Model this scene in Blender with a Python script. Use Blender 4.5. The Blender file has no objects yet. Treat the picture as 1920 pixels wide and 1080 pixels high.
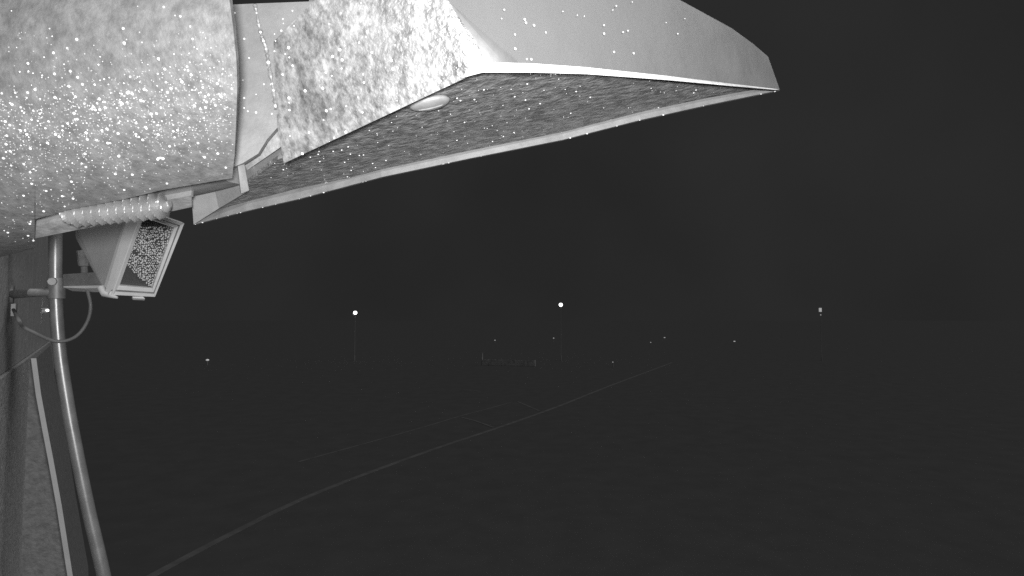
import bpy, bmesh, math, random
from mathutils import Vector, Matrix

random.seed(7)
scene = bpy.context.scene
C = scene.collection

# ------------------------------------------------------------------ camera
CAM_H = 4.0
F = 1144.0                       # focal length in photo pixels (1920 wide)
PITCH = math.atan(60.0 / F)      # horizon 60 px under the middle of the frame
cam_d = bpy.data.cameras.new("camera")
cam = bpy.data.objects.new("camera", cam_d)
C.objects.link(cam)
cam.location = (0, 0, CAM_H)
cam.rotation_euler = (math.radians(90) + PITCH, 0, 0)
cam_d.sensor_width = 36.0
cam_d.lens = 36.0 * F / 1920.0
cam_d.clip_start = 0.02
cam_d.clip_end = 6000
scene.camera = cam

# ------------------------------------------------------------------ night sky
world = bpy.data.worlds.new("World")
scene.world = world
world.use_nodes = True
wn = world.node_tree
bg = wn.nodes["Background"]
bg.inputs["Strength"].default_value = 1.0
wtc = wn.nodes.new("ShaderNodeTexCoord")
wno = wn.nodes.new("ShaderNodeTexNoise")
wno.inputs["Scale"].default_value = 2.2
wno.inputs["Detail"].default_value = 3.0
wra = wn.nodes.new("ShaderNodeMapRange")
wra.inputs["From Min"].default_value = 0.3
wra.inputs["From Max"].default_value = 0.7
wra.inputs["To Min"].default_value = 0.0182
wra.inputs["To Max"].default_value = 0.0258
world.cycles.sampling_method = 'NONE'
wn.links.new(wtc.outputs["Generated"], wno.inputs["Vector"])
wn.links.new(wno.outputs["Fac"], wra.inputs["Value"])
wn.links.new(wra.outputs["Result"], bg.inputs["Color"])

# very soft sun lamp added to lift ground and wall; no such source seen
sun_d = bpy.data.lights.new("fill_sun", "SUN")
sun_d.energy = 0.8
sun_d.angle = math.radians(25)
sun = bpy.data.objects.new("fill_sun", sun_d)
C.objects.link(sun)
sun.rotation_euler = Vector((-1.0, 0.40, -1.0)).to_track_quat('-Z', 'Y').to_euler()

# the security camera's own infrared lamp, beside its lens
ir_d = bpy.data.lights.new("infrared_lamp", "POINT")
ir_d.shadow_soft_size = 0.03
ir_d.energy = 88.0
ir = bpy.data.objects.new("infrared_lamp", ir_d)
C.objects.link(ir)

scene.view_settings.view_transform = 'Standard'
scene.view_settings.look = 'None'
scene.view_settings.exposure = 0.0
scene.view_settings.gamma = 1.0
scene.render.engine = 'CYCLES'
scene.cycles.use_denoising = False
scene.cycles.max_bounces = 4
scene.cycles.sample_clamp_indirect = 0.6

# ------------------------------------------------------------------ pixel helpers
cp, sp = math.cos(PITCH), math.sin(PITCH)
def cam2w(v):
    x, y, z = v                      # camera frame: right, up, forward
    return Vector((x, z * cp - y * sp, CAM_H + y * cp + z * sp))
def ray(px, py):
    return Vector(((px - 960) / F, (540 - py) / F, 1.0))
def P(px, py, d):
    return cam2w(ray(px, py) * d)
def G(px, py, z=0.0):
    r = cam2w(ray(px, py)) - Vector((0, 0, CAM_H))
    t = (z - CAM_H) / r.z
    return Vector((r.x * t, r.y * t, z))

ir.location = cam2w(Vector((-0.018, 0.032, -0.01)))
ir.rotation_euler = (math.radians(90) + PITCH + math.radians(6), 0, math.radians(8))

# ------------------------------------------------------------------ materials
def mat(name):
    m = bpy.data.materials.new(name)
    m.use_nodes = True
    return m, m.node_tree, m.node_tree.nodes["Principled BSDF"]
def grey(v): return (v, v, v, 1)

def metal(name, lo, hi, metallic, rough, scale, stretch=(1, 1, 1), bump=0.2, bscale=120, contrast=(0.35, 0.65), detail=6, rvar=0.1, rot=(0, 0, 0)):
    m, nt, b = mat(name)
    tc = nt.nodes.new("ShaderNodeTexCoord")
    mp = nt.nodes.new("ShaderNodeMapping")
    mp.inputs["Scale"].default_value = stretch
    mp.inputs["Rotation"].default_value = rot
    nt.links.new(tc.outputs["Object"], mp.inputs["Vector"])
    n = nt.nodes.new("ShaderNodeTexNoise")
    n.inputs["Scale"].default_value = scale
    n.inputs["Detail"].default_value = detail
    n.inputs["Roughness"].default_value = 0.62
    nt.links.new(mp.outputs["Vector"], n.inputs["Vector"])
    r = nt.nodes.new("ShaderNodeMapRange")
    r.inputs["From Min"].default_value, r.inputs["From Max"].default_value = contrast
    r.inputs["To Min"].default_value, r.inputs["To Max"].default_value = lo, hi
    nt.links.new(n.outputs["Fac"], r.inputs["Value"])
    nt.links.new(r.outputs["Result"], b.inputs["Base Color"])
    b.inputs["Metallic"].default_value = metallic
    r2 = nt.nodes.new("ShaderNodeMapRange")
    r2.inputs["To Min"].default_value, r2.inputs["To Max"].default_value = rough - rvar, rough + rvar
    nt.links.new(n.outputs["Fac"], r2.inputs["Value"])
    nt.links.new(r2.outputs["Result"], b.inputs["Roughness"])
    if bump:
        n2 = nt.nodes.new("ShaderNodeTexNoise")
        n2.inputs["Scale"].default_value = bscale
        n2.inputs["Detail"].default_value = 3
        nt.links.new(tc.outputs["Object"], n2.inputs["Vector"])
        bu = nt.nodes.new("ShaderNodeBump")
        bu.inputs["Strength"].default_value = bump
        bu.inputs["Distance"].default_value = 0.01
        nt.links.new(n2.outputs["Fac"], bu.inputs["Height"])
        nt.links.new(bu.outputs["Normal"], b.inputs["Normal"])
    return m

M = {}
M['housing'] = metal('galvanised_housing', 0.14, 0.24, 0.3, 0.46, 75, bump=0.14, bscale=190, contrast=(0.32, 0.68))
M['hood_mottled'] = metal('weathered_zinc', 0.07, 0.17, 0.27, 0.33, 130, stretch=(1, 1, 0.8), bump=0.2, bscale=190, contrast=(0.35, 0.62))
def patches(m, scale, stretch, lo, hi, contrast):
    """multiply a second, larger layer of oxide patches into the base colour"""
    nt = m.node_tree; b = nt.nodes["Principled BSDF"]
    src = b.inputs["Base Color"].links[0].from_socket
    tc = nt.nodes.new("ShaderNodeTexCoord"); mp = nt.nodes.new("ShaderNodeMapping"); mp.inputs["Scale"].default_value = stretch
    n = nt.nodes.new("ShaderNodeTexNoise"); n.inputs["Scale"].default_value = scale; n.inputs["Detail"].default_value = 5
    r = nt.nodes.new("ShaderNodeMapRange")
    r.inputs["From Min"].default_value, r.inputs["From Max"].default_value = contrast
    r.inputs["To Min"].default_value, r.inputs["To Max"].default_value = lo, hi
    mu = nt.nodes.new("ShaderNodeMath"); mu.operation = 'MULTIPLY'
    nt.links.new(tc.outputs["Object"], mp.inputs["Vector"]); nt.links.new(mp.outputs["Vector"], n.inputs["Vector"])
    nt.links.new(n.outputs["Fac"], r.inputs["Value"])
    nt.links.new(src, mu.inputs[0]); nt.links.new(r.outputs["Result"], mu.inputs[1])
    nt.links.new(mu.outputs[0], b.inputs["Base Color"])
patches(M['hood_mottled'], 44, (1, 1, 0.15), 0.75, 1.9, (0.35, 0.65))
patches(M['housing'], 26, (1, 1, 1), 0.95, 1.18, (0.35, 0.65))
M['hood_smooth'] = metal('zinc_sheet', 0.155, 0.19, 0.35, 0.42, 22, stretch=(1, 1, 0.5), bump=0.025, bscale=90)
M['neck'] = metal('zinc_neck', 0.25, 0.30, 0.2, 0.5, 25, bump=0.06)
M['bracket'] = metal('zinc_bracket', 0.25, 0.42, 0.2, 0.45, 40, bump=0.12)
M['rim'] = metal('aluminium_rim', 0.16, 0.22, 0.15, 0.5, 40, bump=0.04)
M['lip'] = metal('pale_lip', 0.75, 0.9, 0.2, 0.4, 40, bump=0.1)  # near-white base colour, much paler than the hood sheet
M['dirty_glass'] = metal('dirty_glass', 0.09, 0.35, 0.0, 0.4, 150, stretch=(0.34, 1, 1), bump=0.3, bscale=240, contrast=(0.40, 0.74), rot=(0, math.radians(-12), 0), detail=8)
M['gasket'] = metal('rubber_gasket', 0.11, 0.15, 0.0, 0.6, 40, bump=0)
M['thread'] = metal('bolt_thread', 0.36, 0.46, 0.6, 0.36, 40, bump=0)
M['steel'] = metal('galvanised_tube', 0.34, 0.42, 0.45, 0.36, 20, bump=0.02)
M['paint'] = metal('grey_paint', 0.6, 0.68, 0.0, 0.5, 8, bump=0.02)
M['frame'] = metal('frame_paint', 0.76, 0.85, 0.0, 0.45, 8, bump=0.02)
M['darkmetal'] = metal('dull_steel', 0.26, 0.38, 0.3, 0.5, 20, bump=0.05)
M['cable'] = metal('cable_sheath', 0.2, 0.25, 0.0, 0.5, 20, bump=0)
M['stucco'] = metal('stucco', 0.42, 0.52, 0.0, 0.9, 9, bump=0.5, bscale=45)
M['plinth'] = metal('rough_cast', 0.34, 0.62, 0.0, 0.9, 40, bump=1.0, bscale=70)
M['board'] = metal('dark_render', 0.2, 0.3, 0.0, 0.9, 30, bump=0.6, bscale=70)
M['asphalt'] = metal('asphalt', 0.095, 0.108, 0.0, 0.9, 1.3, bump=0.0, detail=10)
M['road_paint'] = metal('worn_road_paint', 0.10, 0.185, 0.0, 0.8, 2.2, bump=0, contrast=(0.3, 0.7), detail=8)
M['asphalt'].node_tree.nodes['Principled BSDF'].inputs['Specular IOR Level'].default_value = 0.08
M['pole'] = metal('far_pole_paint', 0.24, 0.28, 0.0, 0.6, 2, bump=0)
M['fence'] = metal('far_fence_paint', 0.34, 0.6, 0.0, 0.7, 3, bump=0)

m, nt, b = mat('glint_drop'); M['bead'] = m
b.inputs["Base Color"].default_value = grey(0.92); b.inputs["Roughness"].default_value = 0.25  # near-white base colour paints the glint of a wet drop
m, nt, b = mat('droplet'); M['bead_grey'] = m
b.inputs["Base Color"].default_value = grey(0.34); b.inputs["Roughness"].default_value = 0.35
m, nt, b = mat('dark_reflector'); M['reflector'] = m
b.inputs["Base Color"].default_value = grey(0.14); b.inputs["Roughness"].default_value = 0.5; b.inputs["Metallic"].default_value = 0.3
m, nt, b = mat('bright_dimple'); M['dimple'] = m
b.inputs["Base Color"].default_value = grey(0.95); b.inputs["Roughness"].default_value = 0.25; b.inputs["Metallic"].default_value = 0.1

m, nt, b = mat('clear_pane'); M['pane'] = m
tr = nt.nodes.new("ShaderNodeBsdfTransparent"); gl = nt.nodes.new("ShaderNodeBsdfGlossy")
gl.inputs["Roughness"].default_value = 0.05
mx = nt.nodes.new("ShaderNodeMixShader"); mx.inputs[0].default_value = 0.03
tr.inputs["Color"].default_value = grey(0.98)
nt.links.new(tr.outputs[0], mx.inputs[1]); nt.links.new(gl.outputs[0], mx.inputs[2])
nt.links.new(mx.outputs[0], nt.nodes["Material Output"].inputs["Surface"])

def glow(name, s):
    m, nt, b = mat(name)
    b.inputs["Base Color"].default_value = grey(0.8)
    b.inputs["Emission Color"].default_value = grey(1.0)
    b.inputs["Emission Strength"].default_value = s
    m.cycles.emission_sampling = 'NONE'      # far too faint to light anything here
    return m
M['glow_bright'] = glow('lit_globe', 3.0)
M['glow_mid'] = glow('lantern_and_glint_glow', 0.30)
M['glow_dim'] = glow('dim_glow', 0.22)  # emission paints the returned glint of reflector posts; also the small status light

# ------------------------------------------------------------------ object helpers
def link(name, bm, m, parent=None, smooth=False, bevel=0):
    me = bpy.data.meshes.new(name)
    bmesh.ops.recalc_face_normals(bm, faces=bm.faces)
    bm.to_mesh(me); bm.free()
    me.materials.append(M[m] if isinstance(m, str) else m)
    if smooth:
        for p in me.polygons: p.use_smooth = True
        me.set_sharp_from_angle(angle=math.radians(42))
    o = bpy.data.objects.new(name, me)
    C.objects.link(o)
    if parent:
        o.parent = parent
        o.matrix_parent_inverse = Matrix.Translation(-parent.location)
    if bevel:
        md = o.modifiers.new("bevel", 'BEVEL'); md.width = bevel; md.segments = 2
        md.limit_method = 'ANGLE'; md.angle_limit = math.radians(35)
    return o
def tag(o, label, cat, group=None):
    o['label'] = label; o['category'] = cat
    if group: o['group'] = group
    return o
def empty(name, loc, label=None, cat=None, group=None):
    o = bpy.data.objects.new(name, None)
    o.empty_display_size = 0.1
    C.objects.link(o); o.location = loc
    if label: tag(o, label, cat, group)
    return o
def struct(o):
    o['kind'] = 'structure'; return o

def prism(pts, off):
    """solid from an outline of world points, pushed along off (a world vector)"""
    bm = bmesh.new()
    a = [bm.verts.new(p) for p in pts]
    c = [bm.verts.new(Vector(p) + off) for p in pts]
    bm.faces.new(a); bm.faces.new(list(reversed(c)))
    n = len(pts)
    for i in range(n):
        bm.faces.new((a[i], c[i], c[(i + 1) % n], a[(i + 1) % n]))
    return bm
def view_dir(p):
    return (Vector(p) - Vector((0, 0, CAM_H))).normalized()
def slab(pp, t=0.006, up=0.0):
    """slab from photo outline [(px,py,d)...] with real thickness away from the camera"""
    pts = [P(*q) for q in pp]
    cen = sum(pts, Vector()) / len(pts)
    n = Vector()
    for i in range(len(pts)):
        n += (pts[i] - cen).cross(pts[(i + 1) % len(pts)] - cen)
    n.normalize()
    if n.dot(view_dir(cen)) < 0: n = -n
    return prism(pts, n * t)
def tube(path, radius, seg=16, caps=True):
    bm = bmesh.new(); rings = []
    path = [Vector(p) for p in path]
    rad = radius if isinstance(radius, (list, tuple)) else [radius] * len(path)
    ref = None
    for i, p in enumerate(path):
        t = (path[min(i + 1, len(path) - 1)] - path[max(i - 1, 0)]).normalized()
        if ref is None:
            ref = t.orthogonal().normalized()
        u = (ref - t * ref.dot(t)).normalized(); ref = u
        v = t.cross(u)
        rings.append([bm.verts.new(p + (u * math.cos(2 * math.pi * k / seg) + v * math.sin(2 * math.pi * k / seg)) * rad[i]) for k in range(seg)])
    for i in range(len(rings) - 1):
        for k in range(seg):
            bm.faces.new((rings[i][k], rings[i][(k + 1) % seg], rings[i + 1][(k + 1) % seg], rings[i + 1][k]))
    if caps:
        bm.faces.new(list(reversed(rings[0]))); bm.faces.new(rings[-1])
    return bm
def smooth_path(pts, n=6):
    pts = [Vector(p) for p in pts]
    out = []
    for i in range(len(pts) - 1):
        p0, p1, p2, p3 = pts[max(i - 1, 0)], pts[i], pts[i + 1], pts[min(i + 2, len(pts) - 1)]
        for k in range(n):
            t = k / n
            out.append(0.5 * ((2 * p1) + (p2 - p0) * t + (2 * p0 - 5 * p1 + 4 * p2 - p3) * t * t + (3 * p1 - p0 - 3 * p2 + p3) * t ** 3))
    out.append(pts[-1])
    return out
def box(bm, c, s, rz=0.0):
    r = bmesh.ops.create_cube(bm, size=1.0, matrix=Matrix.Translation(c) @ Matrix.Rotation(rz, 4, 'Z') @ Matrix.Diagonal((s[0], s[1], s[2], 1)))
    return bm
def lerp_curve(tab, x):
    if x <= tab[0][0]: return tab[0][1]
    for (x0, y0), (x1, y1) in zip(tab, tab[1:]):
        if x <= x1:
            return y0 + (y1 - y0) * (x - x0) / (x1 - x0)
    return tab[-1][1]
def inside(poly, x, y):
    r = False; n = len(poly)
    for i in range(n):
        x0, y0 = poly[i]; x1, y1 = poly[(i + 1) % n]
        if (y0 > y) != (y1 > y) and x < (x1 - x0) * (y - y0) / (y1 - y0) + x0: r = not r
    return r
def beads_mesh(spots):
    """spots: (world point, outward normal, radius) -> low domes in one mesh"""
    bm = bmesh.new()
    for p, n, r in spots:
        n = n.normalized(); u = n.orthogonal().normalized(); v = n.cross(u)
        rows = []
        for lat, zz in ((1.0, 0.0), (0.8, 0.45), (0.42, 0.72)):
            rows.append([bm.verts.new(p + (u * math.cos(k * math.pi / 4) + v * math.sin(k * math.pi / 4)) * r * lat + n * r * zz) for k in range(8)])
        top = bm.verts.new(p + n * r * 0.82)
        for a, b2 in zip(rows, rows[1:]):
            for k in range(8): bm.faces.new((a[k], a[(k + 1) % 8], b2[(k + 1) % 8], b2[k]))
        for k in range(8): bm.faces.new((rows[-1][k], rows[-1][(k + 1) % 8], top))
    return bm

def plane_depth(tri, px, py):
    # on a flat sheet 1/depth is linear across the picture
    (x0, y0, d0), (x1, y1, d1), (x2, y2, d2) = tri
    det = (x1 - x0) * (y2 - y0) - (x2 - x0) * (y1 - y0)
    e1_, e2_ = 1 / d1 - 1 / d0, 1 / d2 - 1 / d0
    a_ = (e1_ * (y2 - y0) - e2_ * (y1 - y0)) / det; b_ = ((x1 - x0) * e2_ - (x2 - x0) * e1_) / det
    return 1 / (1 / d0 + a_ * (px - x0) + b_ * (py - y0))

# ================================================================== GROUND
bm = bmesh.new()
bm.faces.new([bm.verts.new(p) for p in ((-2500, -300, 0), (2500, -300, 0), (2500, 4000, 0), (-2500, 4000, 0))])
struct(link('ground', bm, 'asphalt'))

def marking(name, pix, width, z=0.004):
    pts = smooth_path([G(*q) for q in pix], 5)
    bm = bmesh.new(); prev = None
    for i, p in enumerate(pts):
        t = (pts[min(i + 1, len(pts) - 1)] - pts[max(i - 1, 0)]).normalized()
        s = Vector((-t.y, t.x, 0)) * width / 2
        a = bm.verts.new((p.x + s.x, p.y + s.y, z)); c = bm.verts.new((p.x - s.x, p.y - s.y, z))
        if prev: bm.faces.new((prev[0], prev[1], c, a))
        prev = (a, c)
    return struct(link(name, bm, 'road_paint'))
marking('lane_marking', [(120, 1170), (420, 1008), (600, 922), (803, 846), (925, 805), (1044, 763), (1150, 721), (1260, 680)], 0.17)
marking('lane_marking', [(560, 866), (712, 824), (797, 800), (860, 781), (905, 769), (960, 754)], 0.09)
marking('parking_marking', [(866, 783), (893, 790), (926, 802)], 0.12, 0.008)
marking('parking_marking', [(970, 753), (1012, 771)], 0.10, 0.008)
marking('parking_marking', [(868, 730), (902, 734)], 0.12)

# ================================================================== BUILDING WALL
n_w = Vector((1, 0.708, 0)).normalized()
d_w = Vector((-0.708, 1, 0)).normalized()
P0 = Vector((-1.67, 2.0, 0))
def W(s, z, out=0.0):
    q = P0 + d_w * s + n_w * out
    return Vector((q.x, q.y, z))
wall = empty('building_wall', W(0, 0), 'dark rough rendered building wall at the left edge behind the pole', 'wall')
S0, S1 = -4.0, 5.2
off = -n_w * 0.3
link('upper_wall', prism([W(S0, 3.82), W(S1, 3.82), W(S1, 7.5), W(S0, 7.5)], off), 'stucco', wall)
link('plinth', prism([W(S0, 0, .012), W(S1, 0, .012), W(S1, 3.815, .012), W(S0, 3.815, .012)], off), 'plinth', wall)

def wall_at(px, py, out=0.0):
    r = cam2w(ray(px, py)) - Vector((0, 0, CAM_H))
    q = P0 + n_w * out
    t = (q.dot(n_w)) / (r.x * n_w.x + r.y * n_w.y)
    return Vector((r.x * t, r.y * t, CAM_H + r.z * t))

# board standing off the wall, its near edge a pale metal strip
edge = [(58, 672), (67, 740), (79, 805), (90, 862), (106, 950), (128, 1090), (165, 1300)]
e0 = wall_at(58, 672, 0.016)
ed_ = e0.y * cp + (e0.z - CAM_H) * sp
epts = [P(x, y, ed_) for x, y in edge]
board = empty('wall_projection', Vector((epts[-1].x, epts[-1].y, epts[-1].z)), 'rough wall projection beside the pole with a pale metal strip on its corner', 'wall')
def runs(front_pts, off1, off2):
    bm = bmesh.new(); rows = []
    for a in front_pts:
        rows.append([bm.verts.new(q) for q in (a, a + off1, a + off1 + off2, a + off2)])
    for r0, r1 in zip(rows, rows[1:]):
        for k in range(4): bm.faces.new((r0[k], r0[(k + 1) % 4], r1[(k + 1) % 4], r1[k]))
    bm.faces.new(rows[0]); bm.faces.new(list(reversed(rows[-1])))
    return bm
link('edge_strip', runs(epts, n_w * 0.021, d_w * 0.01), 'paint', board)
bm = bmesh.new(); rows = []
for a in epts:
    f_ = a + d_w * 0.012 + n_w * 0.019
    w_ = f_ - n_w * (f_ - P0).dot(n_w) + n_w * 0.006
    rows.append([bm.verts.new(q) for q in (w_, f_, f_ + d_w * 1.9, w_ + d_w * 1.9)])
for r0, r1 in zip(rows, rows[1:]):
    for k in range(4): bm.faces.new((r0[k], r0[(k + 1) % 4], r1[(k + 1) % 4], r1[k]))
bm.faces.new(rows[0]); bm.faces.new(list(reversed(rows[-1])))
link('render_body', bm, 'board', board)

# tiny lit lamp on the wall left of the pole
q = wall_at(90, 582, 0.03)
wl = empty('wall_lamp', q - n_w * 0.03, 'tiny lit wall lamp just left of the pole under its bracket', 'lamp')
bm = bmesh.new(); box(bm, q - n_w * 0.015, (0.03, 0.03, 0.03), math.atan2(n_w.y, n_w.x)); link('base', bm, 'darkmetal', wl)
bm = bmesh.new(); bmesh.ops.create_uvsphere(bm, u_segments=12, v_segments=8, radius=0.010, matrix=Matrix.Translation(q - d_w * 0.022) @ Matrix.Diagonal((1.3, 1.3, .8, 1)))
link('bulb', bm, 'glow_bright', wl, True)

# ================================================================== POLE WITH BRACKET, CABLE
DP = 2.10
pole_px = [(104, 330), (104, 445), (104, 540), (111, 650), (127, 760), (142, 840), (150, 880), (168, 965), (196, 1085), (240, 1300)]
path = smooth_path([P(x, y, DP) for x, y in pole_px], 5)
pole = empty('wall_pole', Vector((path[-1].x, path[-1].y, 0)), 'shiny galvanised tube pole running down beside the wall, slightly bowed', 'pole')
foot = path[-1] + (path[-1] - path[-2]).normalized() * 0.3
path.append(foot); path.append(Vector((foot.x + 0.12, foot.y + 0.02, 0)))
link('tube', tube(path, 0.0205, 20), 'steel', pole, True)
link('collar', tube([P(106, 521, DP), P(106, 560, DP)], 0.027, 20), 'darkmetal', pole, True, 0.002)
link('clamp_knob', tube([P(99, 528, DP - 0.02), P(97, 528, DP - 0.055)], 0.014, 8), 'darkmetal', pole, False, 0.002)
fl = wall_at(22, 552, 0.004)
link('standoff_arm', tube([fl, P(60, 549, (DP + 1.98) / 2), P(104, 546, DP)], [0.0155, 0.0145, 0.0155], 16), 'darkmetal', pole, True)
link('arm_sleeve', tube([P(86, 547.5, DP - .01), P(100, 546.5, DP)], 0.0175, 16), 'darkmetal', pole, True)
bm = tube([fl - n_w * 0.004, fl + n_w * 0.006], 0.034, 20)
link('wall_flange', bm, 'darkmetal', pole, False, 0.002)

gland = wall_at(25, 580, 0.006)
cpts = [gland, P(33, 596, 1.93), P(44, 613, 1.95), P(65, 624, 1.98), P(88, 635, 2.02), P(108, 640, 2.045), P(130, 637, 2.06), P(150, 624, 2.07), P(165, 600, 2.08), P(170, 575, 2.08), P(166, 552, 2.08), P(160, 534, 2.08)]
cab = empty('power_cable', gland, 'grey power cable looping from the wall box past the pole to the small floodlight', 'cable')
link('sheath', tube(smooth_path(cpts, 6), 0.0056, 10), 'cable', cab, True)
bm = bmesh.new(); box(bm, gland + Vector((0, 0, -0.002)), (0.02, 0.035, 0.05), math.atan2(n_w.y, n_w.x)); link('junction_box', bm, 'darkmetal', cab, False, 0.003)

# ================================================================== SMALL FLOODLIGHT ON THE POLE
small = empty('small_floodlight', P(195, 560, 2.1), 'small grey floodlight with dimpled bright reflector clamped to the pole', 'floodlight')
FTL, FTR, FBR, FBL = (241, 400, 2.00), (325, 388, 2.13), (280, 553, 2.13), (194, 552, 2.00)
BTL, BTR, BBR, BBL = (139, 416, 2.16), (205, 390, 2.32), (215, 470, 2.32), (139, 446, 2.16)
def lerp3(a, b2, t): return tuple(x + (y - x) * t for x, y in zip(a, b2))
bm = bmesh.new()
fr = [bm.verts.new(P(*q)) for q in (FTL, FTR, FBR, FBL)]
bk = [bm.verts.new(P(*q)) for q in (BTL, BTR, BBR, BBL)]
for i in range(4): bm.faces.new((fr[i], fr[(i + 1) % 4], bk[(i + 1) % 4], bk[i]))
bm.faces.new(bk); bm.faces.new(list(reversed(fr)))
link('casing', bm, 'paint', small, False, 0.012)
# flange that wraps the left edge of the lens frame
link('side_flange', slab([(240, 398, 1.985), (266, 396, 1.98), (210, 554, 1.98), (194, 555, 1.985)], 0.018), 'frame', small, False, 0.002)
# front frame: outer/inner quads
O = [(264, 392, 1.975), (346, 419, 2.085), (291, 557, 2.085), (203, 553, 1.975)]
I = [(262, 406, 1.98), (326, 427, 2.075), (286, 541, 2.075), (216, 535, 1.985)]
def front(q, k): return P(q[0], q[1], q[2] + k)
fn = (P(*O[1]) - P(*O[0])).cross(P(*O[2]) - P(*O[0])).normalized()
if fn.dot(view_dir(P(*O[0]))) > 0: fn = -fn
names = ['frame_top', 'frame_right', 'frame_bottom', 'frame_left']
for i in range(4):
    j = (i + 1) % 4
    if i == 3: continue
    pts = [P(*O[i]), P(*O[j]), P(*I[j]), P(*I[i])]
    fb_ = link('frame_bar', prism(pts, -fn * 0.03), 'frame', small, False, 0.0015)
    # recessed groove line on each bar
    a = [P(*lerp3(O[i], I[i], t)) + fn * 0.0015 for t in (0.42, 0.58)]
    c2 = [P(*lerp3(O[j], I[j], t)) + fn * 0.0015 for t in (0.42, 0.58)]
    link('gasket', prism([a[0], c2[0], c2[1], a[1]], -fn * 0.003), 'board', fb_)
refl = link('reflector', prism([P(*q) - fn * 0.018 for q in I], -fn * 0.004), 'reflector', small)
poly = [(256, 424), (321, 425), (326, 430), (287, 537), (278, 536), (231, 491), (246, 458)]
spots = []
rowi = 0; y = 423.0
o0, e1, e2 = P(*I[0]) - fn * 0.018, None, None
pl_p = P(*I[0]) - fn * 0.016
def on_plane(px, py, pp, nn):
    r = cam2w(ray(px, py)) - Vector((0, 0, CAM_H))
    t = (pp - Vector((0, 0, CAM_H))).dot(nn) / r.dot(nn)
    return Vector((0, 0, CAM_H)) + r * t
while y < 540:
    x = 225 + (2.6 if rowi % 2 else 0)
    while x < 330:
        xx, yy = x + random.uniform(-1.0, 1.0), y + random.uniform(-1.0, 1.0)
        if inside(poly, xx, yy) and random.random() < 0.93:
            spots.append((on_plane(xx, yy, pl_p, fn), fn, random.uniform(0.0018, 0.0034)))
        x += 3.9
    y += 3.4; rowi += 1
dm = link('dimples', beads_mesh(spots), 'dimple', small, True); dm['kind'] = 'stuff'
link('glass_pane', prism([P(*q) - fn * 0.006 for q in I], fn * 0.003), 'pane', small)
# yoke arm and hinge hardware
link('yoke_arm', slab([(117, 514, 2.09), (176, 510, 2.06), (190, 520, 2.05), (191, 538, 2.05), (150, 540, 2.06), (118, 536, 2.09)], 0.03), 'darkmetal', small, False, 0.003)
link('yoke_lip', slab([(119, 536.5, 2.08), (192, 535, 2.04), (191, 540, 2.04), (160, 541, 2.05), (119, 539, 2.08)], 0.035), 'frame', small)
link('adjusting_knob', tube([P(158, 512, 2.13), P(158, 500, 2.13), P(158, 499, 2.13), P(156, 470, 2.13)], [0.011, 0.011, 0.018, 0.02], 12), 'board', small)
link('hinge', tube([P(190, 540, 2.0), P(196, 551, 1.99), P(212, 556, 1.985), P(220, 558, 1.985)], [0.012, 0.011, 0.006, 0.004], 10), 'frame', small, True)
link('latch', slab([(248, 556, 2.03), (268, 556, 2.05), (272, 560, 2.05), (250, 559, 2.03)], 0.012), 'frame', small)

# ================================================================== BIG FLOODLIGHT BESIDE THE CAMERA
K = 1.4
big = empty('large_floodlight', P(-60, 300, 0.95), 'large galvanised floodlight with pointed hood and dirty lens beside the camera', 'floodlight')

# --- rolled housing: rays meet a real cylinder
ax0 = ray(-150, 262) * 0.98; ax1 = ray(440, 118) * 0.92
axd = (ax1 - ax0).normalized(); RAD = 0.205
def cyl(px, py):
    r = ray(px, py).normalized()
    w = -ax0
    a = r - axd * r.dot(axd); bq = w - axd * w.dot(axd)
    A_, B_, C_ = a.dot(a), 2 * a.dot(bq), bq.dot(bq) - RAD * RAD
    disc = max(B_ * B_ - 4 * A_ * C_, 0.0)
    return r * ((-B_ - math.sqrt(disc)) / (2 * A_))
def cyl_n(p):
    q = p - ax0; q = q - axd * q.dot(axd)
    return q.normalized()
xr_tab = [(-160, 405), (0, 430), (50, 437), (110, 443), (160, 445), (220, 443), (290, 440), (337, 435)]
yb_tab = [(-260, 545), (0, 482), (65, 466), (66, 411), (130, 393), (240, 372), (300, 357), (360, 347), (440, 334)]
bm = bmesh.new(); cols = []
us = [-260 + i * (325) / 14 for i in range(15)] + [66 + i * (374) / 22 for i in range(23)]
NV = 34
for u in us:
    col = []
    yb = lerp_curve(yb_tab, u)
    for k in range(NV + 1):
        y = -150 + (yb + 150) * k / NV
        x = u
        if u > 300: x = 300 + (u - 300) * (lerp_curve(xr_tab, y) - 300) / 140.0
        col.append(bm.verts.new(cam2w(cyl(x, y))))
    cols.append(col)
for a, c2 in zip(cols, cols[1:]):
    for k in range(NV): bm.faces.new((a[k], c2[k], c2[k + 1], a[k + 1]))
inn = []
for col in cols:
    ic = []
    for vtx in col:
        w = vtx.co
        y_, z_ = (w.y), (w.z - CAM_H)
        pc3 = Vector((w.x, -y_ * sp + z_ * cp, y_ * cp + z_ * sp))
        pc3 = pc3 - cyl_n(pc3) * 0.007
        ic.append(bm.verts.new(cam2w(pc3)))
    inn.append(ic)
for a, c2 in zip(inn, inn[1:]):
    for k in range(NV): bm.faces.new((a[k + 1], c2[k + 1], c2[k], a[k]))
for o_, i_, o2, i2 in zip(cols, inn, cols[1:], inn[1:]):
    bm.faces.new((o_[-1], o2[-1], i2[-1], i_[-1])); bm.faces.new((o_[0], i_[0], i2[0], o2[0]))
for o_, i_ in ((cols[0], inn[0]), (cols[-1], inn[-1])):
    for k in range(NV): bm.faces.new((o_[k], o_[k + 1], i_[k + 1], i_[k]))
hs = link('housing', bm, 'housing', big, True)
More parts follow.
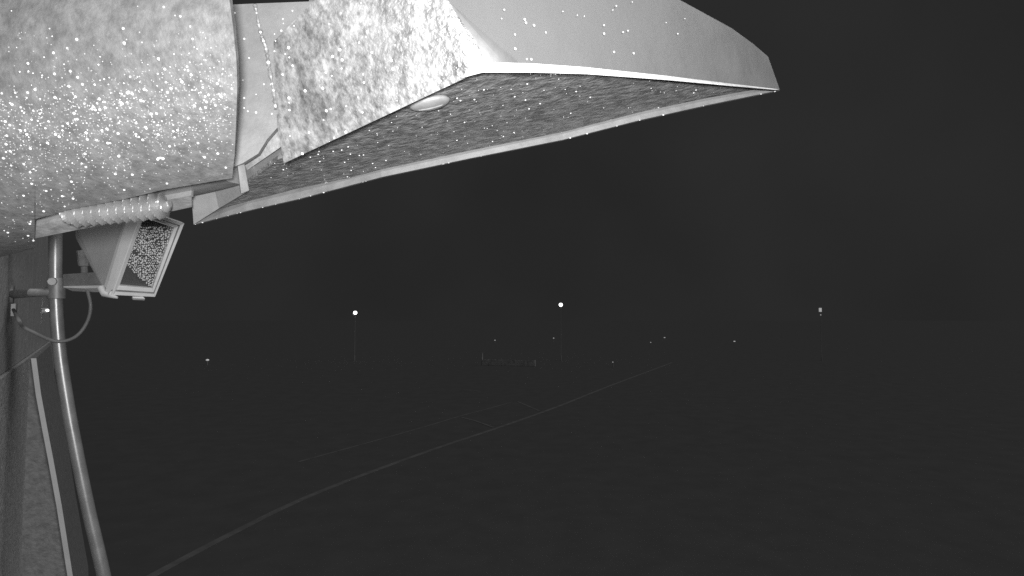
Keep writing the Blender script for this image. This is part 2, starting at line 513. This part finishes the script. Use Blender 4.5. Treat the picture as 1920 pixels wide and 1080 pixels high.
# inner drum closing the housing at the back
def axp(t, rad_k=0.93): return ax0 + axd * t
L_ax = (ax1 - ax0).length
link('inner_drum', tube([cam2w(axp(0.0)), cam2w(axp(L_ax * 0.93))], RAD * 0.86, 40), 'darkmetal', big, True)

# --- mounting plate under the housing, folded along its length
top = [(60, 396, .93), (130, 382, .93), (240, 360, .93), (360, 338, .93)]
mid = [(62, 424, .925), (130, 410, .92), (240, 388, .92), (359, 366, .92)]
bot = [(65, 447, .95), (150, 430, .95), (240, 413, .95), (300, 401, .95), (360, 388, .95)]
link('mounting_plate', slab(top + list(reversed(mid)), 0.005), 'neck', big)
link('plate_flange', slab(mid + list(reversed(bot)), 0.005), 'bracket', big)
# --- threaded bolt
ba, bb = ray(118, 402) * 0.885, ray(318, 383) * 0.885
bl = (bb - ba).length; bd = (bb - ba).normalized()
path, rad = [], []
bm = bmesh.new()
turns = 13; seg = 24; R0, R1 = 0.0085, 0.0215
u = bd.orthogonal().normalized(); v = bd.cross(u)
NR = turns * 8
rings = []
for i in range(NR + 1):
    ring = []
    for k in range(seg):
        ph = i / 8.0 + k / seg
        tri = abs((ph % 1.0) * 2 - 1)
        taper = min(1.0, 0.55 + i / 28.0, 0.35 + (NR - i) / 14.0)
        rr = (R0 + (R1 - R0) * tri) * taper
        a = 2 * math.pi * k / seg
        ring.append(bm.verts.new(cam2w(ba + bd * (bl * i / NR) + (u * math.cos(a) + v * math.sin(a)) * rr)))
    rings.append(ring)
for r0, r1 in zip(rings, rings[1:]):
    for k in range(seg): bm.faces.new((r0[k], r0[(k + 1) % seg], r1[(k + 1) % seg], r1[k]))
bm.faces.new(list(reversed(rings[0]))); bm.faces.new(rings[-1])
link('threaded_bolt', bm, 'thread', big)

# --- neck plate between housing and hood
TN_ = ((425, 9, .93), (600, 2, .95), (425, 318, .925))
link('neck', slab([(x, y, plane_depth(TN_, x, y)) for x, y in [(425, 9), (470, 7), (600, 2), (600, 120), (530, 232), (521, 238), (500, 262), (484, 288), (455, 306), (425, 318)]], 0.01), 'neck', big)
wp = smooth_path([P(478, 8, .934), P(484, 40, .934), P(490, 66, .934), P(499, 92, .934), P(505, 130, .934), P(512, 165, .934), P(518, 205, .934)], 9)
link('neck_weld', tube(wp, [random.uniform(0.0012, 0.0042) for _ in wp], 8), 'bracket', big, True)
link('hinge_plate', slab([(448, 310, .965), (486, 285, .965), (522, 238, .96), (540, 240, .96), (540, 270, .965), (526, 276, .965), (462, 320, .975)], 0.006), 'bracket', big)
link('hinge_plate', slab([(455, 330, 1.0), (527, 282, .985), (545, 275, .985), (545, 302, 1.0), (500, 332, 1.02), (470, 356, 1.03), (462, 350, 1.03)], 0.006), 'neck', big)
# --- corner gusset of the lens frame
link('gusset', slab([(358, 351, 1.0), (400, 343, 1.0), (432, 333, .97), (447, 300, .945), (458, 340, .955), (464, 359, .96), (440, 374, 1.015), (410, 391, 1.03), (363, 421, 1.045)], 0.006), 'neck', big)
link('gusset_fold', slab([(445, 304, .93), (457, 301, .935), (467, 357, .95), (452, 363, .945)], 0.005), 'rim', big)

# --- hood
A = (532, 306, .785); B = (930, 119, .700); Cc = (1462, 168, .98); AL = (532, 306, .868); R1_ = (840, 0, .685)
def flat(tri, outl): return [(x, y, plane_depth(tri, x, y)) for x, y in outl]
TL_, TR_ = (A, B, R1_), (B, Cc, R1_)
left = flat(TL_, [(532, 306), (527, 275), (520, 238), (513, 78), (590, 0), (690, -100), (748, -110), (840, 0), (930, 119)])
right = flat(TR_, [(930, 119), (840, 0), (748, -110), (1000, -112), (1150, -64), (1275, 0), (1330, 30), (1372, 53), (1412, 82), (1440, 106), (1462, 168)])
def shell(outl, t): return slab(outl, t)
bm = bmesh.new()
hv = {}
def hvert(q):
    k = (round(q[0]), round(q[1]))
    if k not in hv: hv[k] = bm.verts.new(P(*q))
    return hv[k]
f1 = bm.faces.new([hvert(q) for q in left]); f2 = bm.faces.new([hvert(q) for q in right])
f1.material_index = 0; f2.material_index = 1
ridge = [e for e in bm.edges if len(e.link_faces) == 2]
bmesh.ops.bevel(bm, geom=ridge, offset=0.034, offset_type='OFFSET', segments=9, profile=0.5, affect='EDGES', material=-1)
hood = link('hood', bm, 'hood_mottled', big, True)
hood.data.materials.append(M['hood_smooth'])
md = hood.modifiers.new("thick", 'SOLIDIFY'); md.thickness = 0.006
wnm = hood.modifiers.new("weighted", 'WEIGHTED_NORMAL'); wnm.keep_sharp = True; wnm.weight = 100
md.offset = -1.0 if sum((p.normal.dot(view_dir(p.center)) for p in hood.data.polygons)) < 0 else 1.0
link('hood_back', slab([(470, 350, 1.075), (1055, 247, 1.06), (1440, 160, 1.02), (1430, 112, 1.05), (1360, 54, 1.07), (1275, 8, 1.11), (1000, -95, 1.1), (610, -60, 1.1), (540, 80, 1.09)], 0.005), 'darkmetal', big)
# bright lower lip along the front edge
lip_up = [(880, 126), (930, 117), (1000, 119), (1100, 126), (1250, 142), (1380, 158), (1461, 167.5)]
lip_lo = [(866, 146), (905, 136), (1000, 136), (1100, 139), (1250, 150), (1380, 162), (1455, 168.5)]
lip_d = [plane_depth(TL_, 880, 126) - .008, .690, plane_depth(TR_, 1000, 119) - .008, plane_depth(TR_, 1100, 126) - .008, plane_depth(TR_, 1250, 142) - .008, plane_depth(TR_, 1380, 158) - .008, plane_depth(TR_, 1461, 167) - .008]
bm = bmesh.new(); rows = []
for (x, y), (x2, y2), d in zip(lip_up, lip_lo, lip_d):
    rows.append([bm.verts.new(q) for q in (P(x, y, d), P(x2, y2, d - .004), P(x2, y2, d + .006), P(x, y, d + .006))])
for r0, r1 in zip(rows, rows[1:]):
    for k in range(4): bm.faces.new((r0[k], r0[(k + 1) % 4], r1[(k + 1) % 4], r1[k]))
bm.faces.new(rows[0]); bm.faces.new(list(reversed(rows[-1])))
link('lower_lip', bm, 'lip', big)
# --- lens (dirty glass) seen from below
pl_pt = P(*AL); pa, pb, pc = P(*AL), P(*B), P(*Cc)
ln = (pb - pa).cross(pc - pa).normalized()
if ln.z > 0: ln = -ln
lens_px = [(400, 394), (440, 362), (520, 300), (600, 262), (700, 215), (800, 165), (860, 130), (930, 115), (1100, 122), (1250, 138), (1420, 160), (1440, 166), (1300, 196), (1055, 250), (880, 286), (715, 322), (560, 352)]
lens_pts = [on_plane(x, y, pl_pt - ln * 0.014, ln) for x, y in lens_px]
link('lens', prism(lens_pts, -ln * 0.006), 'dirty_glass', big)
# --- far rim of the lens frame: inner face towards the camera, then the lower edge
low = [(363, 421), (460, 396), (560, 373), (715, 332), (880, 297), (1055, 262), (1200, 225), (1330, 196), (1462, 169)]
upp = [(400, 393), (466, 372), (560, 352), (715, 315), (880, 281), (1055, 245), (1200, 210), (1330, 183), (1432, 165)]
md_ = [(373, 413), (463, 382), (560, 360), (715, 321.5), (880, 287), (1055, 251), (1200, 215), (1330, 187.5), (1450, 167)]
dep = [plane_depth((AL, B, Cc), x, y) + .002 for x, y in low]
def band(a_pts, b_pts, off):
    bm = bmesh.new(); rows = []
    for a, c in zip(a_pts, b_pts):
        rows.append([bm.verts.new(q) for q in (a, c, c + off, a + off)])
    for r0, r1 in zip(rows, rows[1:]):
        for k in range(4): bm.faces.new((r0[k], r0[(k + 1) % 4], r1[(k + 1) % 4], r1[k]))
    bm.faces.new(rows[0]); bm.faces.new(list(reversed(rows[-1])))
    return bm
away = cam2w(Vector((0, 0, 1))) - Vector((0, 0, CAM_H))
pl_ = [P(x, y, d) for (x, y), d in zip(low, dep)]; pm_ = [P(x, y, d) for (x, y), d in zip(md_, dep)]
pm2 = [P(x, y, d + .003) for (x, y), d in zip(md_, dep)]; pu_ = [P(x, y, d + .003) for (x, y), d in zip(upp, dep)]
rim_o = link('rim_face', band(pl_, pm_, away * 0.007), 'rim', big)
link('rim_gasket', band(pm2, pu_, away * 0.004), 'gasket', rim_o)
# --- oval drain plug under the lens
pc_ = on_plane(805, 188, pl_pt - ln * 0.014, ln) + ln * 0.004
e1 = (on_plane(840, 180, pl_pt, ln) - on_plane(770, 196, pl_pt, ln)).normalized()
e2 = ln.cross(e1).normalized()
bm = bmesh.new()
rot = Matrix((e1, e2, ln)).transposed().to_4x4()
half = (on_plane(845, 178, pl_pt, ln) - on_plane(767, 196, pl_pt, ln)).length / 2
bmesh.ops.create_uvsphere(bm, u_segments=24, v_segments=12, radius=1, matrix=Matrix.Translation(pc_) @ rot @ Matrix.Diagonal((half, half * 0.62, 0.0075, 1)))
plug = link('drain_plug', bm, 'darkmetal', big, True)
bm = bmesh.new()
bmesh.ops.create_uvsphere(bm, u_segments=16, v_segments=8, radius=1, matrix=Matrix.Translation(pc_ + ln * 0.006) @ rot @ Matrix.Diagonal((half * 0.62, half * 0.12, 0.0022, 1)))
link('plug_slot', bm, 'bracket', plug, True)

# --- wet drops on the metal, their glints painted in as pale base colour
spots = []
def hood_plane(tri):
    a, b2, c2 = [P(*t) for t in tri]
    n = (b2 - a).cross(c2 - a).normalized()
    if n.dot(view_dir(a)) > 0: n = -n
    return a, n
rs = random.Random(3)
cnt = 0
while cnt < 520:
    x = rs.uniform(0, 436); y = rs.uniform(10, 455)
    yb = lerp_curve(yb_tab, x)
    if y > yb - 4: continue
    wgt = 0.06 + math.exp(-((y - 215 + (x - 220) * 0.12) / 75) ** 2) + 0.5 * max(0, (y - 290) / 120)
    if rs.random() > wgt: continue
    p = cyl(x, y); n = cyl_n(p)
    w = cam2w(p); nn = cam2w(p + n) - w
    spots.append((w, nn, rs.choice([.0004, .0005, .0006, .0006, .0008, .0008, .0010, .0013, .0016, .0018])))
    cnt += 1
fine = []
while len(fine) < 1500:
    x = rs.uniform(0, 438); y = rs.uniform(60, 455)
    if y > lerp_curve(yb_tab, x) - 3: continue
    if rs.random() > 0.05 + math.exp(-((y - 235 + (x - 220) * 0.15) / 80) ** 2): continue
    p = cyl(x, y); n = cyl_n(p); w = cam2w(p)
    fine.append((w, cam2w(p + n) - w, rs.uniform(.0004, .0011)))
pl1 = hood_plane(TL_); pl2 = hood_plane(TR_); pln = hood_plane(TN_)
lp = [(q[0], q[1]) for q in left]; rp = [(q[0], q[1]) for q in right]
def scatter(poly, plane, n, x0, x1, y0, y1, rad):
    k = 0; tries = 0
    while k < n and tries < 20000:
        tries += 1
        x = rs.uniform(x0, x1); y = rs.uniform(y0, y1)
        if inside(poly, x, y):
            spots.append((on_plane(x, y, *plane) + plane[1] * 0.0008, plane[1], rs.choice(rad))); k += 1
scatter(lp, pl1, 70, 515, 860, 2, 300, [.0008, .001, .0013, .0018])
scatter(rp, pl2, 26, 930, 1300, 4, 115, [.0008, .0012, .0016])
scatter([(440, 20), (560, 20), (515, 80), (520, 230), (450, 300)], pln, 22, 430, 560, 10, 300, [.001, .0014, .0018])
scatter(lens_px, (pl_pt - ln * 0.014, ln), 210, 500, 1420, 125, 345, [.0004, .0005, .0006, .0008, .0008, .0013])
fd_ = link('fine_droplets', beads_mesh(fine), 'bead_grey', big, True); fd_['kind'] = 'stuff'
for _ in range(26):
    k_ = rs.randrange(len(low) - 1); t_ = rs.random()
    q_ = pl_[k_].lerp(pl_[k_ + 1], t_)
    spots.append((q_, Vector((0, 0, -1)), rs.choice([.0008, .0012, .0018])))
for t_ in (0.1, 0.3, 0.42, 0.45, 0.5, 0.62, 0.8, 0.86, 0.97):
    q_ = wp[int(t_ * (len(wp) - 1))]
    spots.append((q_ - view_dir(q_) * 0.003, -view_dir(q_), rs.choice([.0014, .002, .0028])))
dr = link('glint_drops', beads_mesh(spots), 'bead', big, True); dr['kind'] = 'stuff'

# ================================================================== FAR LIGHTS AND REFLECTOR POSTS
def post_lamp(px, py, depth, r, label, head='globe', glowm='glow_bright', name='street_lamp', cat='street lamp', group='distant lit lamps'):
    p = P(px, py, depth)
    root = empty(name, Vector((p.x, p.y, 0)), label, cat, group)
    link('pole', tube([Vector((p.x, p.y, 0)), Vector((p.x, p.y, 0.5)), Vector((p.x, p.y, 0.55)), Vector((p.x, p.y, p.z - r * 0.9))], [0.04, 0.04, 0.02, 0.016], 10), 'pole', root, True)
    bm = bmesh.new()
    if head == 'globe':
        bmesh.ops.create_uvsphere(bm, u_segments=20, v_segments=12, radius=r, matrix=Matrix.Translation(p))
        link('globe', bm, glowm, root, True)
        bm = tube([p + Vector((0, 0, r * 0.9)), p + Vector((0, 0, r * 1.1))], [r * 0.5, r * 0.15], 12)
        link('cap', bm, 'pole', root)
    elif head == 'lantern':
        box(bm, p, (r, r, r * 2.0)); link('lantern', bm, glowm, root)
        bm = bmesh.new(); box(bm, p + Vector((0, 0, r * 1.12)), (r * 1.1, r * 1.1, r * 0.2)); link('cap', bm, 'pole', root)
    return root
post_lamp(666, 586.5, 60, 0.185, 'bright round street lamp, left of the two bright ones in the dark')
post_lamp(1051.5, 571.5, 60, 0.185, 'bright round street lamp, right of the two bright ones in the dark')
rl = post_lamp(1538, 581, 60, 0.19, 'dim boxy lantern on a post, rightmost light in the dark', 'lantern', 'glow_mid')
bm = bmesh.new(); bmesh.ops.create_uvsphere(bm, u_segments=10, v_segments=8, radius=0.06, matrix=Matrix.Translation(P(1538.8, 590.5, 59.9)))
link('status_light', bm, 'glow_dim', rl, True)

def bollard(px, py, label, size, glowm='glow_dim', wide=1.0, group='small marker lights and glowing reflector posts on the ground'):  # mostly reflector posts, their returned glint put in as emission
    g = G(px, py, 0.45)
    root = empty('marker_post', Vector((g.x, g.y, 0)), label, 'marker post', group)
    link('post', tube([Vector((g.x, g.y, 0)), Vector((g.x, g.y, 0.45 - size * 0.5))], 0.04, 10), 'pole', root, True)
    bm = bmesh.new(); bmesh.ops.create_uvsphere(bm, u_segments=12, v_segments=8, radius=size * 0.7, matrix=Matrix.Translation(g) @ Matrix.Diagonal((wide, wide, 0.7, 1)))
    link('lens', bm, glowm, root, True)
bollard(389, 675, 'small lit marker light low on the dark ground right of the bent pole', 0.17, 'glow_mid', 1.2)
bollard(928, 638, 'faint glowing reflector post left of and below the right bright street lamp', 0.17)
bollard(1038, 634, 'faint glowing reflector post straight under the right bright street lamp', 0.2)
bollard(1149, 679, 'faint glowing reflector post nearest to the long painted line', 0.08)
bollard(1220, 642, 'faint glowing reflector post, left one of the close pair above the line end', 0.14)
bollard(1246, 633, 'faint glowing reflector post, right one of the close pair above the line end', 0.2, 'glow_dim', 1.3)
bollard(1377, 640, 'flat glowing reflector post by itself left of and below the boxy lantern', 0.17, 'glow_mid', 1.4)

# low fence far out on the lot
fa, fb = G(904, 685), G(1003, 687)
fence = empty('low_fence', fa, 'faint low rail fence far out beyond the parking lines', 'fence')
fd = (fb - fa); fl_ = fd.length; fd.normalize(); fz = math.atan2(fd.y, fd.x)
for i in range(9):
    q = fa + fd * fl_ * i / 8
    h = 1.1 if i == 0 else 0.52
    bm = bmesh.new(); box(bm, q + Vector((0, 0, h / 2)), (0.09, 0.09, h), fz); link('post', bm, 'fence', fence)
for zz in (0.12, 0.28, 0.44):
    bm = bmesh.new(); box(bm, (fa + fb) / 2 + Vector((0, 0, zz)) + Vector((fd.y, -fd.x, 0)) * 0.06, (fl_, 0.03, 0.135), fz); link('rail', bm, 'fence', fence)
